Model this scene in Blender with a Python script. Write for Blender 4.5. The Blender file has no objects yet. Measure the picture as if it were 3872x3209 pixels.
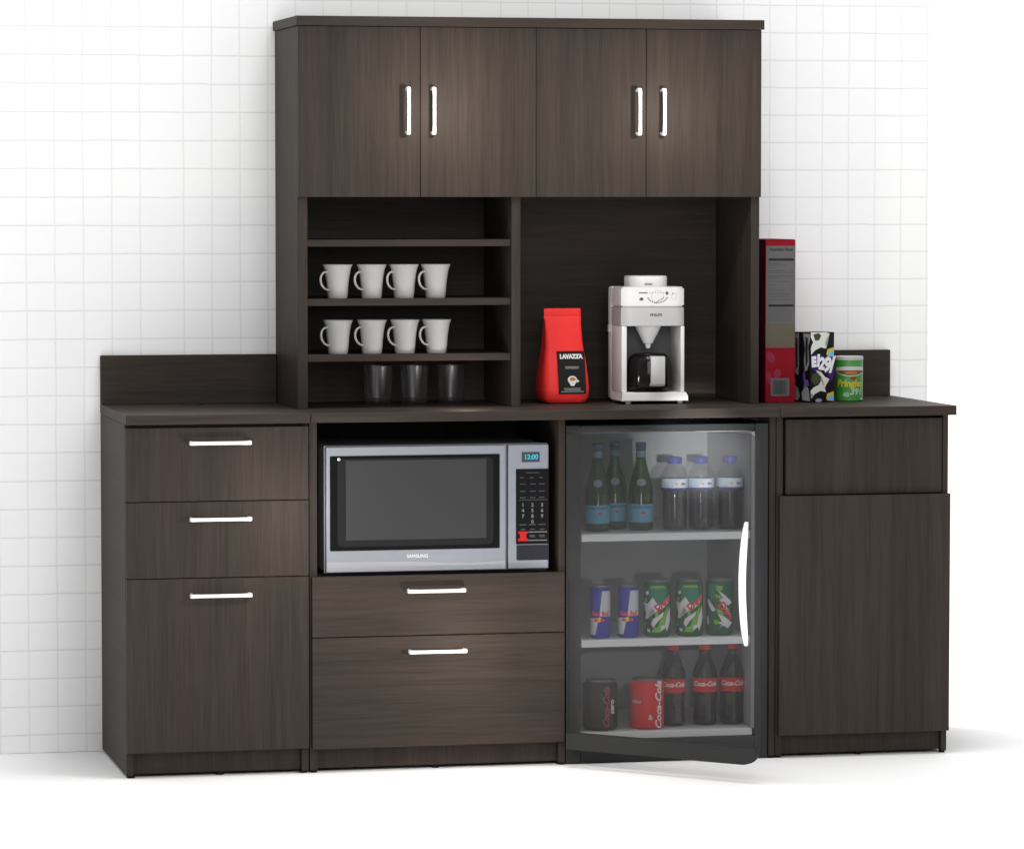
import bpy, bmesh, math, random
from mathutils import Vector, Matrix
random.seed(7)
R = math.radians
scn = bpy.context.scene
C = bpy.data.collections.new('scene'); scn.collection.children.link(C)

# ------------------------------------------------------------------ materials
def nmat(name):
    m = bpy.data.materials.new(name); m.use_nodes = True
    nt = m.node_tree; return m, nt, nt.nodes['Principled BSDF']
def setp(b, **k):
    for a, v in k.items():
        b.inputs[a].default_value = v
def mat(name, col, rough=.5, metal=0, spec=.18, noise=0, nscale=60, **kw):
    m, nt, b = nmat(name)
    setp(b, **{'Base Color': (*col, 1), 'Roughness': rough, 'Metallic': metal, 'Specular IOR Level': spec})
    for k, v in kw.items(): b.inputs[k].default_value = v
    if noise:
        tc = nt.nodes.new('ShaderNodeTexCoord'); n = nt.nodes.new('ShaderNodeTexNoise')
        n.inputs['Scale'].default_value = nscale; n.inputs['Detail'].default_value = 3
        nt.links.new(tc.outputs['Object'], n.inputs['Vector'])
        mx = nt.nodes.new('ShaderNodeMix'); mx.data_type = 'RGBA'
        mx.inputs[6].default_value = (*[c*(1-noise) for c in col], 1); mx.inputs[7].default_value = (*[min(1, c*(1+noise)) for c in col], 1)
        nt.links.new(n.outputs['Fac'], mx.inputs[0]); nt.links.new(mx.outputs[2], b.inputs['Base Color'])
    return m
def wood(name, axis, k=1.0):
    """dark laminate, fine streaks running along the given axis"""
    m, nt, b = nmat(name); N = nt.nodes.new; L = nt.links.new
    tc = N('ShaderNodeTexCoord'); oi = N('ShaderNodeObjectInfo')
    def noise(scale, det, dist=0, amp=1):
        mp = N('ShaderNodeMapping'); s = [scale]*3; s['xyz'.index(axis)] = scale*.028
        mp.inputs['Scale'].default_value = s
        L(tc.outputs['Object'], mp.inputs['Vector'])
        n = N('ShaderNodeTexNoise'); n.noise_dimensions = '4D'
        n.inputs['Scale'].default_value = 1; n.inputs['Detail'].default_value = det; n.inputs['Distortion'].default_value = dist
        w = N('ShaderNodeMath'); w.operation = 'MULTIPLY'; w.inputs[1].default_value = 40
        L(oi.outputs['Random'], w.inputs[0]); L(w.outputs[0], n.inputs['W']); L(mp.outputs[0], n.inputs['Vector'])
        return n
    fine = noise(330, 3); mid = noise(55, 4, .6); big = noise(14, 2, .8)
    def ramp(n, p0, c0, p1, c1):
        r = N('ShaderNodeValToRGB'); r.color_ramp.elements[0].position = p0; r.color_ramp.elements[1].position = p1
        r.color_ramp.elements[0].color = (*c0, 1); r.color_ramp.elements[1].color = (*c1, 1); L(n.outputs['Fac'], r.inputs['Fac']); return r
    r1 = ramp(mid, .30, (.0360*k, .0288*k, .0246*k), .70, (.0482*k, .0388*k, .0332*k))
    r2 = ramp(big, .38, (.86, .89, .86), .62, (1.04, .985, .985))
    r3 = ramp(fine, .32, (.84, .84, .84), .66, (1.12, 1.11, 1.10))
    def mul(a, c):
        x = N('ShaderNodeMix'); x.data_type = 'RGBA'; x.blend_type = 'MULTIPLY'; x.inputs[0].default_value = 1
        L(a, x.inputs[6]); L(c, x.inputs[7]); return x.outputs[2]
    o = mul(mul(r1.outputs[0], r2.outputs[0]), r3.outputs[0])
    L(o, b.inputs['Base Color'])
    setp(b, Roughness=.5); b.inputs['Specular IOR Level'].default_value = .07
    bp = N('ShaderNodeBump'); bp.inputs['Strength'].default_value = .05; bp.inputs['Distance'].default_value = .0006
    L(fine.outputs['Fac'], bp.inputs['Height']); L(bp.outputs[0], b.inputs['Normal'])
    return m
WV = wood('laminate_vertical', 'z'); WH = wood('laminate_horizontal', 'x'); WD = wood('laminate_depth', 'y')

white_metal = mat('satin_handle', (.80, .80, .80), .30, .1, .6)
black = mat('black_plastic', (.008, .008, .008), .4)
rubber = mat('dark_foot', (.006, .005, .005), .7)
fridge_body = mat('fridge_charcoal', (.020, .021, .022), .55, 0, .3)
fridge_liner = mat('fridge_liner', (.43, .43, .44), .7, 0, .2, .04, 30)
fridge_shelf = mat('fridge_shelf', (.70, .70, .70), .6, 0, .3)
gasket = mat('gasket_grey', (.25, .25, .26), .6)
hinge_m = mat('hinge_black', (.006, .006, .007), .6)
cer = mat('glazed_ceramic', (.37, .37, .37), .35, 0, .3, .04, 140)
steel = mat('brushed_steel', (.25, .265, .30), .40, .45, .4, .04, 40)
steel_d = mat('steel_dark', (.10, .105, .12), .45, .3, .5)
mw_side = mat('painted_steel_side', (.16, .165, .17), .5, .2, .4, .5, 500)
win_black = mat('oven_window_black', (.004, .004, .004), .2, 0, .12)
screen_m = mat('oven_mesh_screen', (.022, .022, .023), .38, 0, .40, .25, 700)
key_black = mat('keypad_black', (.006, .006, .007), .3, 0, .1)
pocket_m = mat('door_button_navy', (.017, .017, .026), .4)
key_grey = mat('keypad_print', (.18, .18, .18), .6)
key_dim = mat('keypad_print_dim', (.09, .09, .09), .6)
key_red = mat('keypad_red', (.45, .012, .012), .5)
lcd_frame = mat('lcd_frame', (.05, .055, .07), .4)
lcd_digits = mat('lcd_digits', (.02, .28, .36), .4, 0, .5, **{'Emission Color': (.03, .45, .55, 1), 'Emission Strength': .35})
silver_print = mat('silver_print', (.62, .68, .72), .4)
cm_white = mat('appliance_white', (.78, .78, .78), .38, 0, .5)
cm_band = mat('appliance_silver', (.52, .52, .52), .4, .15)
cm_dark = mat('appliance_dark_recess', (.11, .11, .115), .5)
cm_print = mat('print_dark_grey', (.10, .10, .10), .6)
bag_red = mat('foil_red', (.93, .040, .038), .45, 0, .2, .03, 30)
ink_black = mat('ink_black', (.011, .011, .010), .5)
ink_white = mat('ink_white', (.75, .75, .75), .6)
ink_grey = mat('ink_grey', (.24, .26, .26), .6)
ink_coffee = mat('ink_coffee', (.50, .20, .03), .6)
red_m = mat('ink_red', (.62, .012, .014), .45)
box_red = mat('cereal_box_red', (.19, .003, .010), .5, 0, .1, .45, 22)
box_side = mat('cereal_box_front', (.10, .004, .018), .5, 0, .1, .8, 26)
pan_grey = mat('panel_grey', (.092, .092, .094), .6)
pan_tan = mat('panel_tan', (.070, .062, .036), .6, 0, .5, .12, 60)
pan_edge = mat('panel_edge_pink', (.16, .06, .055), .6)
ink_dk = mat('panel_ink', (.012, .014, .012), .6)
ink_mid = mat('panel_ink_mid', (.055, .055, .056), .6)
pinkish = mat('box_swirl_pink', (.22, .05, .10), .6)
violet = mat('ink_violet', (.045, .008, .19), .5)
lav = mat('ink_lavender', (.30, .26, .42), .5)
cream = mat('ink_cream', (.62, .64, .58), .5)
olive = mat('ink_olive', (.05, .055, .03), .5)
yel = mat('ink_yellow', (.55, .42, .05), .5)
sky_m = mat('ink_skyblue', (.12, .45, .85), .5)
chip_green = mat('can_green', (.035, .23, .03), .4, 0, .5, .35, 35)
lid_grey = mat('can_lid_grey', (.42, .42, .42), .45)
orange = mat('ink_orange', (.40, .14, .02), .5)
brownish = mat('ink_brown', (.15, .075, .04), .5)
can_blue = mat('can_blue', (.02, .03, .30), .4)
can_silver = mat('can_silver', (.52, .54, .54), .4, .2)
alu = mat('aluminium', (.50, .50, .50), .35, .6)
sun_y = mat('emblem_yellow', (.80, .60, .02), .5)
bull_r = mat('emblem_red', (.70, .03, .03), .5)
dk_green = mat('can_dark_green', (.012, .085, .035), .4)
teal = mat('can_teal', (.015, .17, .10), .4)
lime = mat('can_lime', (.16, .38, .02), .4)
paleg = mat('can_pale', (.62, .58, .62), .45)
cola_red = mat('can_red', (.62, .010, .010), .38)
cola_black = mat('can_black', (.014, .014, .014), .38)
cap_red = mat('cap_red', (.55, .02, .02), .45)
cap_blue = mat('cap_blue', (.008, .014, .25), .4)
lab_blue = mat('label_blue', (.12, .36, .50), .55, 0, .5, .12, 60)
lab_navy = mat('label_navy', (.02, .03, .16), .55)
lab_ice = mat('label_ice', (.42, .52, .60), .55, 0, .5, .1, 60)
oval_m = mat('neck_oval', (.26, .30, .38), .5)

def clear(name, tint, gloss=.10, rough=.05, haze=0, hazecol=(.5, .5, .5), edge=.35):
    m = bpy.data.materials.new(name); m.use_nodes = True; nt = m.node_tree; nt.nodes.clear(); N = nt.nodes.new; L = nt.links.new
    out = N('ShaderNodeOutputMaterial'); tr = N('ShaderNodeBsdfTransparent'); tr.inputs[0].default_value = (*tint, 1)
    gl = N('ShaderNodeBsdfGlossy'); gl.inputs['Roughness'].default_value = rough; gl.inputs[0].default_value = (1, 1, 1, 1)
    lw = N('ShaderNodeLayerWeight'); lw.inputs[0].default_value = .25
    ma = N('ShaderNodeMath'); ma.operation = 'MULTIPLY_ADD'; ma.inputs[1].default_value = edge; ma.inputs[2].default_value = gloss
    L(lw.outputs['Facing'], ma.inputs[0])
    mx = N('ShaderNodeMixShader'); L(ma.outputs[0], mx.inputs[0]); L(tr.outputs[0], mx.inputs[1]); L(gl.outputs[0], mx.inputs[2])
    if gloss == 0 and edge == 0: mx = tr
    res = mx
    if haze:
        df = N('ShaderNodeBsdfDiffuse'); df.inputs[0].default_value = (*hazecol, 1)
        m2 = N('ShaderNodeMixShader'); m2.inputs[0].default_value = haze
        L(mx.outputs[0], m2.inputs[1]); L(df.outputs[0], m2.inputs[2]); res = m2
    L(res.outputs[0], out.inputs[0]); return m
door_glass = clear('smoked_door_glass', (.67, .675, .68), 0, .45, .042, (.42, .42, .42), 0)
tumbler_glass = clear('tumbler_glass', (.86, .86, .87), .03, .28, .02, (.25, .25, .25), .4)
pet_clear = clear('clear_bottle', (.88, .89, .90), .03, .1)
green_glass = clear('green_bottle_glass', (.14, .42, .10), .03, .12, .25, (.05, .12, .04))
cola_body = mat('cola_in_bottle', (.016, .010, .008), .12, 0, .5)
carafe_glass = clear('dark_carafe_glass', (.18, .15, .13), .03, .08, .5, (.012, .010, .009))

# ------------------------------------------------------------------ mesh helpers
def link(name, bm, m, parent, smooth=False, label=None):
    me = bpy.data.meshes.new(name); bm.to_mesh(me); bm.free()
    for mm in (m if isinstance(m, (list, tuple)) else [m]): me.materials.append(mm)
    if smooth:
        for p in me.polygons: p.use_smooth = True
        try: me.set_sharp_from_angle(angle=R(38))
        except Exception: pass
    o = bpy.data.objects.new(name, me); C.objects.link(o)
    if parent is not None: o.parent = parent
    if label: o['label'] = label
    return o
def addbox(bm, x0, x1, y0, y1, z0, z1, bev=.0008, seg=1):
    vs = [bm.verts.new((x, y, z)) for x in (x0, x1) for y in (y0, y1) for z in (z0, z1)]
    F = [(0, 1, 3, 2), (4, 6, 7, 5), (0, 4, 5, 1), (2, 3, 7, 6), (0, 2, 6, 4), (1, 5, 7, 3)]
    fs = [bm.faces.new([vs[i] for i in f]) for f in F]
    if bev:
        es = list({e for f in fs for e in f.edges})
        bmesh.ops.bevel(bm, geom=es, offset=bev, segments=seg, profile=.5, affect='EDGES')
def box(name, m, parent, x0, x1, y0, y1, z0, z1, bev=.0008, seg=1, smooth=False, label=None):
    bm = bmesh.new(); ox, oy, oz = parent['o'] if parent is not None and 'o' in parent else (0, 0, 0)
    addbox(bm, x0-ox, x1-ox, y0-oy, y1-oy, z0-oz, z1-oz, bev, seg); return link(name, bm, m, parent, smooth, label)
def boxes(name, m, parent, lst, bev=.0008):
    bm = bmesh.new(); ox, oy, oz = parent['o'] if 'o' in parent else (0, 0, 0)
    for a in lst: addbox(bm, a[0]-ox, a[1]-ox, a[2]-oy, a[3]-oy, a[4]-oz, a[5]-oz, bev)
    return link(name, bm, m, parent)
def thing(name, label, cat, loc, rotz=0, group=None, local=True):
    o = bpy.data.objects.new(name, None); C.objects.link(o); o.location = loc; o.rotation_euler = (0, 0, rotz)
    o.empty_display_size = .05
    o['label'] = label; o['category'] = cat
    if group: o['group'] = group
    if not local: o['o'] = list(loc)      # parts are given in world coordinates
    return o
def dup(root, loc, label, rotz=None):
    r = root.copy(); C.objects.link(r); r.location = loc; r['label'] = label
    if rotz is not None: r.rotation_euler = (0, 0, rotz)
    for ch in list(root.children):
        c = ch.copy(); C.objects.link(c); c.parent = r
        for g in ch.children:
            d = g.copy(); C.objects.link(d); d.parent = c
    return r
def lathe(bm, prof, seg=40, cx=0, cy=0, close=False):
    rings = []
    for r, z in prof:
        if r < 1e-6: rings.append([bm.verts.new((cx, cy, z))])
        else: rings.append([bm.verts.new((cx+r*math.cos(2*math.pi*i/seg), cy+r*math.sin(2*math.pi*i/seg), z)) for i in range(seg)])
    for a, b in zip(rings, rings[1:]):
        for i in range(seg):
            j = (i+1) % seg
            if len(a) == 1 and len(b) == 1: continue
            if len(a) == 1: bm.faces.new((a[0], b[j], b[i]))
            elif len(b) == 1: bm.faces.new((a[i], a[j], b[0]))
            else: bm.faces.new((a[i], a[j], b[j], b[i]))
    bmesh.ops.recalc_face_normals(bm, faces=bm.faces)
def smooth_prof(pts, n=5):
    out = []
    P = [pts[0]]+list(pts)+[pts[-1]]
    for i in range(1, len(P)-2):
        p0, p1, p2, p3 = P[i-1], P[i], P[i+1], P[i+2]
        for k in range(n):
            t = k/n
            out.append(tuple(.5*((2*p1[j])+(-p0[j]+p2[j])*t+(2*p0[j]-5*p1[j]+4*p2[j]-p3[j])*t*t+(-p0[j]+3*p1[j]-3*p2[j]+p3[j])*t**3) for j in (0, 1)))
    out.append(pts[-1]); return out
def tube(bm, pts, rad, seg=12, flat=None, up=(0, 0, 1)):
    """round (or elliptical: flat=(a,b)) bar through the points"""
    pts = [Vector(p) for p in pts]; rings = []
    up = Vector(up)
    for i, p in enumerate(pts):
        d = (pts[min(i+1, len(pts)-1)]-pts[max(i-1, 0)]).normalized()
        s = d.cross(up);
        if s.length < 1e-3: s = d.cross(Vector((0, 1, 0)))
        s.normalize(); t = s.cross(d).normalized()
        ra, rb = (rad if not isinstance(rad, (list, tuple)) else rad[i],)*2
        if flat: ra, rb = flat
        rings.append([bm.verts.new(p+s*ra*math.cos(2*math.pi*k/seg)+t*rb*math.sin(2*math.pi*k/seg)) for k in range(seg)])
    for a, b in zip(rings, rings[1:]):
        for k in range(seg): bm.faces.new((a[k], a[(k+1) % seg], b[(k+1) % seg], b[k]))
    bm.faces.new(rings[0][::-1]); bm.faces.new(rings[-1])
    bmesh.ops.recalc_face_normals(bm, faces=bm.faces)
def flatmesh(polys):
    """2D polygons -> bmesh in the XZ plane (y=0)"""
    bm = bmesh.new()
    for pl in polys:
        vs = [bm.verts.new((x, 0, z)) for x, z in pl]
        try: bm.faces.new(vs)
        except ValueError: pass
    return bm
def textmesh(s, size, shear=0, bold=0, sx=1, rot=0, spacing=1):
    cu = bpy.data.curves.new('t', 'FONT'); cu.body = s; cu.size = size; cu.align_x = 'CENTER'; cu.align_y = 'CENTER'; cu.shear = shear
    cu.space_character = spacing; cu.offset = bold; cu.resolution_u = 3; cu.fill_mode = 'FRONT'
    o = bpy.data.objects.new('t', cu); C.objects.link(o); bpy.context.view_layer.update()
    me = bpy.data.meshes.new_from_object(o.evaluated_get(bpy.context.evaluated_depsgraph_get()))
    bm = bmesh.new(); bm.from_mesh(me)
    bpy.data.objects.remove(o); bpy.data.curves.remove(cu); bpy.data.meshes.remove(me)
    ca, sa = math.cos(rot), math.sin(rot)
    for v in bm.verts:
        x, z = v.co.x*sx, v.co.y
        v.co = (x*ca-z*sa, 0, x*sa+z*ca)
    return bm
def place(bm, mapf, step=None, dx=0, dz=0):
    for v in bm.verts: v.co.x += dx; v.co.z += dz
    bmesh.ops.triangulate(bm, faces=bm.faces[:])
    if step:
        xs = [v.co.x for v in bm.verts]; zs = [v.co.z for v in bm.verts]
        x = math.floor(min(xs)/step)*step
        while x < max(xs):
            bmesh.ops.bisect_plane(bm, geom=bm.verts[:]+bm.edges[:]+bm.faces[:], plane_co=(x, 0, 0), plane_no=(1, 0, 0)); x += step
    for v in bm.verts: v.co = mapf(v.co.x, v.co.z)
    return bm
def onplane(y): return lambda x, z: (x, y, z)
def oncyl(rf, off=.0005):
    """wrap (arc length, z) round a body of revolution; rf(z) radius"""
    def f(a, z):
        r = rf(z) if callable(rf) else rf
        R0 = rf(0) if callable(rf) else rf
        R0 = f.R0
        t = a/R0
        return ((r+off)*math.sin(t), -(r+off)*math.cos(t), z)
    f.R0 = rf if not callable(rf) else None
    return f
def cyl(rf, R0, off=.0005):
    f = oncyl(rf, off); f.R0 = R0; return f
def decal(name, bm, m, parent, mapf, step=None, dx=0, dz=0):
    place(bm, mapf, step, dx, dz); return link(name, bm, m, parent)
def rect(x0, x1, z0, z1): return [(x0, z0), (x1, z0), (x1, z1), (x0, z1)]
def ell(cx, cz, a, b, n=22, rot=0):
    return [(cx+a*math.cos(t)*math.cos(rot)-b*math.sin(t)*math.sin(rot), cz+a*math.cos(t)*math.sin(rot)+b*math.sin(t)*math.cos(rot)) for t in [2*math.pi*i/n for i in range(n)]]
def rrect(x0, x1, z0, z1, r, n=5, corners=(1, 1, 1, 1)):
    out = []
    for (cx, cz, a0, on) in ((x1-r, z1-r, 0, corners[0]), (x0+r, z1-r, 90, corners[1]), (x0+r, z0+r, 180, corners[2]), (x1-r, z0+r, 270, corners[3])):
        if on:
            for i in range(n+1):
                a = R(a0+90*i/n); out.append((cx+r*math.cos(a), cz+r*math.sin(a)))
        else: out.append((cx+(r if a0 in (0, 270) else -r), cz+(r if a0 in (0, 90) else -r)))
    return out
def prism(bm, poly, y0, y1, bev=0):
    """extrude an XZ polygon from y0 to y1"""
    a = [bm.verts.new((x, y0, z)) for x, z in poly]; b = [bm.verts.new((x, y1, z)) for x, z in poly]
    f1 = bm.faces.new(a); f2 = bm.faces.new(b[::-1]); n = len(poly)
    for i in range(n): bm.faces.new((a[i], b[i], b[(i+1) % n], a[(i+1) % n]))
    bmesh.ops.recalc_face_normals(bm, faces=bm.faces)
    if bev: bmesh.ops.bevel(bm, geom=list(f1.edges)+list(f2.edges), offset=bev, segments=2, affect='EDGES')

# ------------------------------------------------------------------ setting
bm = bmesh.new()
vs = [bm.verts.new(p) for p in ((-14, -14, 0), (24, -14, 0), (24, 27, 0), (-14, 27, 0))]; bm.faces.new(vs)
floor = link('floor', bm, mat('white_studio_floor', (.95, .95, .95), .8, 0, .1), None); floor['kind'] = 'structure'

def tile_mat():
    m, nt, b = nmat('white_wall_tiles'); N = nt.nodes.new; L = nt.links.new
    tc = N('ShaderNodeTexCoord'); sp = N('ShaderNodeSeparateXYZ'); L(tc.outputs['Object'], sp.inputs[0])
    def M(op, a, b_=None, c=None):
        n = N('ShaderNodeMath'); n.operation = op
        for i, v in enumerate((a, b_, c)):
            if v is None: continue
            if isinstance(v, (int, float)): n.inputs[i].default_value = v
            else: L(v, n.inputs[i])
        return n.outputs[0]
    nz = N('ShaderNodeTexNoise'); nz.inputs['Scale'].default_value = 9; L(tc.outputs['Object'], nz.inputs['Vector'])
    wob = M('MULTIPLY_ADD', nz.outputs['Fac'], .006, -.003)
    def lines(coord, phase, pitch, w):
        f = M('FRACT', M('DIVIDE', M('SUBTRACT', coord, phase), pitch))
        d = M('MULTIPLY', M('MINIMUM', f, M('SUBTRACT', 1.0, f)), pitch)      # distance to the joint
        r = N('ShaderNodeMapRange'); r.interpolation_type = 'SMOOTHSTEP'; r.inputs['From Min'].default_value = 0; r.inputs['From Max'].default_value = w
        r.inputs['To Min'].default_value = 1; r.inputs['To Max'].default_value = 0; L(d, r.inputs[0]); return r.outputs[0]
    X = sp.outputs['X']; Z = sp.outputs['Z']
    left = M('LESS_THAN', X, .163); right = M('GREATER_THAN', X, 1.0)
    mid = M('SUBTRACT', M('SUBTRACT', 1.0, left), right)
    ph = M('ADD', M('ADD', M('MULTIPLY', left, .1066), M('MULTIPLY', mid, .2199)), M('MULTIPLY', right, 1.873))
    Xw = M('ADD', X, wob); Zw = M('ADD', Z, wob)
    lv = lines(Xw, ph, .0737, .0034); lh = lines(Zw, .0475, .07312, .0030)
    g = M('MAXIMUM', M('MULTIPLY', lv, .65), lh)
    n2 = N('ShaderNodeTexNoise'); n2.inputs['Scale'].default_value = 40; n2.inputs['Detail'].default_value = 4; L(tc.outputs['Object'], n2.inputs['Vector'])
    g = M('MULTIPLY', g, M('MULTIPLY_ADD', n2.outputs['Fac'], .8, .6))
    gr = N('ShaderNodeTexNoise'); gr.inputs['Scale'].default_value = 420; gr.inputs['Detail'].default_value = 2; L(tc.outputs['Object'], gr.inputs['Vector'])
    base = N('ShaderNodeMix'); base.data_type = 'RGBA'; base.inputs[6].default_value = (.835, .84, .84, 1); base.inputs[7].default_value = (.905, .905, .905, 1)
    L(gr.outputs['Fac'], base.inputs[0])
    mx = N('ShaderNodeMix'); mx.data_type = 'RGBA'; mx.inputs[7].default_value = (.69, .695, .695, 1); L(base.outputs[2], mx.inputs[6])
    L(g, mx.inputs[0]); L(mx.outputs[2], b.inputs['Base Color'])
    setp(b, Roughness=.7); b.inputs['Specular IOR Level'].default_value = .15
    return m
wall = thing('tiled_wall', 'white square tiled wall panel standing behind the dark cabinets', 'wall', (0, 0, 0))
box('tile_face', tile_mat(), wall, -3.2, 2.247, 0.003, .03, 0.001, 2.15, 0)

# ------------------------------------------------------------------ cabinets
TH = .0175
Z0, Z1 = .8779, .9021
def bar_handle(parent, x, y, z, length, vertical=False, name='handle'):
    """flat bow handle standing 30 mm proud of the front, with two feet"""
    bm = bmesh.new(); h = length/2; d = .026; w = .0046
    ox, oy, oz = parent['o'] if 'o' in parent else (0, 0, 0)
    n = 14
    pts = [(-h+.006, 0), (-h+.003, -d*.6), (-h+.004, -d*.9), (-h+.009, -d)]+[(-h+.009+(2*h-.018)*i/n, -d-.0008*math.sin(math.pi*i/n)) for i in range(1, n)]+[(h-.009, -d), (h-.004, -d*.9), (h-.003, -d*.6), (h-.006, 0)]
    rings = []
    for i, (a, b) in enumerate(pts):
        p0 = pts[max(i-1, 0)]; p1 = pts[min(i+1, len(pts)-1)]
        tx, ty = p1[0]-p0[0], p1[1]-p0[1]; l = math.hypot(tx, ty); nx, ny = -ty/l, tx/l
        foot = max(0, 1-min(abs(a+h), abs(a-h))/.030)
        ww = w+.0008*foot; tt = .0035
        ring = []
        for k in range(10):
            an = 2*math.pi*k/10; c_, s_ = math.cos(an), math.sin(an)
            sq = lambda v: math.copysign(abs(v)**.6, v)
            u = sq(c_)*ww; v = sq(s_)*tt
            along = a+nx*v; yy = b+ny*v
            q = (u, yy, along) if vertical else (along, yy, u)
            ring.append(bm.verts.new((x-ox+q[0], y-oy+q[1], z-oz+q[2])))
        rings.append(ring)
    for a, b in zip(rings, rings[1:]):
        for k in range(10): bm.faces.new((a[k], a[(k+1) % 10], b[(k+1) % 10], b[k]))
    bm.faces.new(rings[0]); bm.faces.new(rings[-1]); bmesh.ops.recalc_face_normals(bm, faces=bm.faces)
    return link(name, bm, white_metal, parent, True)
def sub_handle(part, root, *a, **k):
    h = bar_handle(root, *a, **k); h.parent = part; return h

# --- left: three drawers
L = thing('drawer_cabinet', 'dark brown three drawer base cabinet at the left end of the row', 'cabinet', (0, 0, 0), local=False)
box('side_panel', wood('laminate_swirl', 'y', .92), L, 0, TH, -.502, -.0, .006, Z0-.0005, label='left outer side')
box('side_panel', WV, L, .4575-TH, .4575, -.502, 0, .006, Z0-.0005)
box('back_panel', WV, L, TH+.0005, .4575-TH-.0005, -.012, -.001, .03, Z0-.001)
box('countertop', WH, L, -.0008, .4582, -.539, 0, Z0, Z1, .0012)
box('backsplash', WH, L, -.0005, .4580, -.019, -.0005, Z1+.0004, 1.0291)
box('toe_kick', WV, L, TH+.0005, .4575-TH-.0005, -.486, -.470, .008, .062)
for z0, z1, hz in ((.6872, .8690, .8313), (.4972, .6850, .6426), (.0640, .4950, .4534)):
    d = box('drawer_front', WV, L, .0008, .4560, -.520, -.5025, z0, z1)
    sub_handle(d, L, .2330, -.5200, hz, .156)
for za, zc in ((.845, Z0-.001), (.0625, .09)): box('carcass_rail', WV, L, TH+.0005, .4575-TH-.0005, -.500, -.44, za, zc)
for x in (.012, .236, .445):
    bm = bmesh.new(); lathe(bm, [(0, 0), (.010, 0), (.010, .0075), (0, .0075)], 16, x, -.490 if x != .236 else -.478); link('foot', bm, rubber, L)
bm = bmesh.new(); lathe(bm, [(.0, Z1+.0003), (.024, Z1+.0003), (.029, Z1+.003), (.030, Z1+.0002)], 32, .235, -.052)
link('cable_grommet', bm, mat('grommet_dark', (.015, .017, .016), .5), L, True)

# --- centre: microwave bay with two drawers, open bay for the fridge
M0, M1 = .4597, 1.6703
Cc = thing('base_cabinet', 'dark brown wide base cabinet with microwave bay, two drawers and open fridge bay', 'cabinet', (M0, 0, 0), local=False)
box('side_panel', WV, Cc, M0+.001, .4805, -.502, 0, .006, Z0-.0005)
box('side_panel', WV, Cc, 1.0995, 1.1165, -.502, 0, .006, Z0-.0005)
box('side_panel', WV, Cc, 1.6535, 1.6700, -.502, 0, .006, Z0-.0005)
box('back_panel', WV, Cc, .4810, 1.0990, -.012, -.001, .03, Z0-.001)
box('countertop', WH, Cc, M0, M1, -.539, 0, Z0, Z1, .0012)
box('bay_shelf', WH, Cc, .4810, 1.0990, -.500, -.013, .470, .4880)
box('toe_kick', WV, Cc, .4810, 1.0990, -.484, -.468, .008, .062)
for z0, z1, hz, hx in ((.3415, .4920, .4537, .7773), (.0610, .3392, .3011, .7806)):
    d = box('drawer_front', WH, Cc, .4645, 1.1115, -.520, -.5025, z0, z1)
    sub_handle(d, Cc, hx, -.5200, hz, .150)
for x in (.471, .785, 1.108, 1.662):
    bm = bmesh.new(); lathe(bm, [(0, 0), (.010, 0), (.010, .0075), (0, .0075)], 16, x-M0, -.490 if x != .785 else -.476); link('foot', bm, rubber, Cc)

# --- right: waste cabinet, flap above a tall door
Rr = thing('waste_cabinet', 'dark brown cabinet with plain flap above tall handleless door, right end of row', 'cabinet', (1.6715, 0, 0), local=False)
RX0, RX1 = 1.6715, 2.1336
box('side_panel', WV, Rr, RX0+.0005, RX0+TH, -.502, 0, .006, Z0-.0005)
box('side_panel', WV, Rr, RX1-.014, RX1, -.502, 0, .006, Z0-.0005)
box('back_panel', WV, Rr, RX0+TH+.0005, RX1-.0145, -.012, -.001, .03, Z0-.001)
box('countertop', WH, Rr, RX0, 2.1434, -.539, 0, Z0, Z1, .0012)
box('backsplash', WH, Rr, RX0, 2.1336, -.019, -.0005, Z1+.0004, 1.0265)
box('flap', WV, Rr, RX0+TH+.0085, 2.1185, -.499, -.482, .6760, .8690)
boxes('flap_surround', hinge_m, Rr, [(RX0+TH+.0006, RX1-.0146, -.478, -.470, .60, Z0-.001)], 0)
box('door', WV, Rr, 1.6765, 2.1345, -.520, -.5025, .0595, .6740)
box('toe_kick', WV, Rr, RX0+TH+.0005, RX1-.0145, -.488, -.472, .008, .058)
for x in (1.681, 1.90, 2.125):
    bm = bmesh.new(); lathe(bm, [(0, 0), (.008, 0), (.008, .0075), (0, .0075)], 16, x-RX0, -.490 if x != 1.90 else -.480); link('foot', bm, rubber, Rr)

# --- hutch on the centre cabinet
HB = Z1+.0004
Hh = thing('hutch', 'dark brown tall hutch with four doors above open shelves, on the wide base cabinet', 'hutch', (M0, 0, HB), local=False)
HC = 1.8672
box('side_panel', WV, Hh, M0, .4850, -.345, -.0, HB, HC-.0005)
box('side_panel', WV, Hh, 1.6478, 1.6700, -.345, -.0, HB, HC-.0005)
box('divider', WV, Hh, 1.0128, 1.0365, -.345, -.0130, HB, 1.4395)
box('back_panel', WH, Hh, .4855, 1.6473, -.0125, -.001, HB, HC-.001)
box('top_cap', WH, Hh, M0-.0055, 1.6745, -.3720, -.0005, HC, 1.8915, .0010)
box('cabinet_bottom', WH, Hh, .4855, 1.6473, -.343, -.0130, 1.4400, 1.4575)
for z in (1.3295, 1.1798, 1.0386):
    box('shelf', WH, Hh, .4855, 1.0123, -.336, -.0130, z-.0175, z)
for x0, x1, hx in ((.4595, .7715, .7377), (.7732, 1.0726, .8031), (1.0738, 1.3617, 1.3398), (1.3634, 1.6692, 1.4045)):
    d = box('door', WV, Hh, x0, x1, -.363, -.3455, 1.4372, HC-.0012)
    sub_handle(d, Hh, hx, -.363, 1.6543, .1215, vertical=True)

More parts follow.
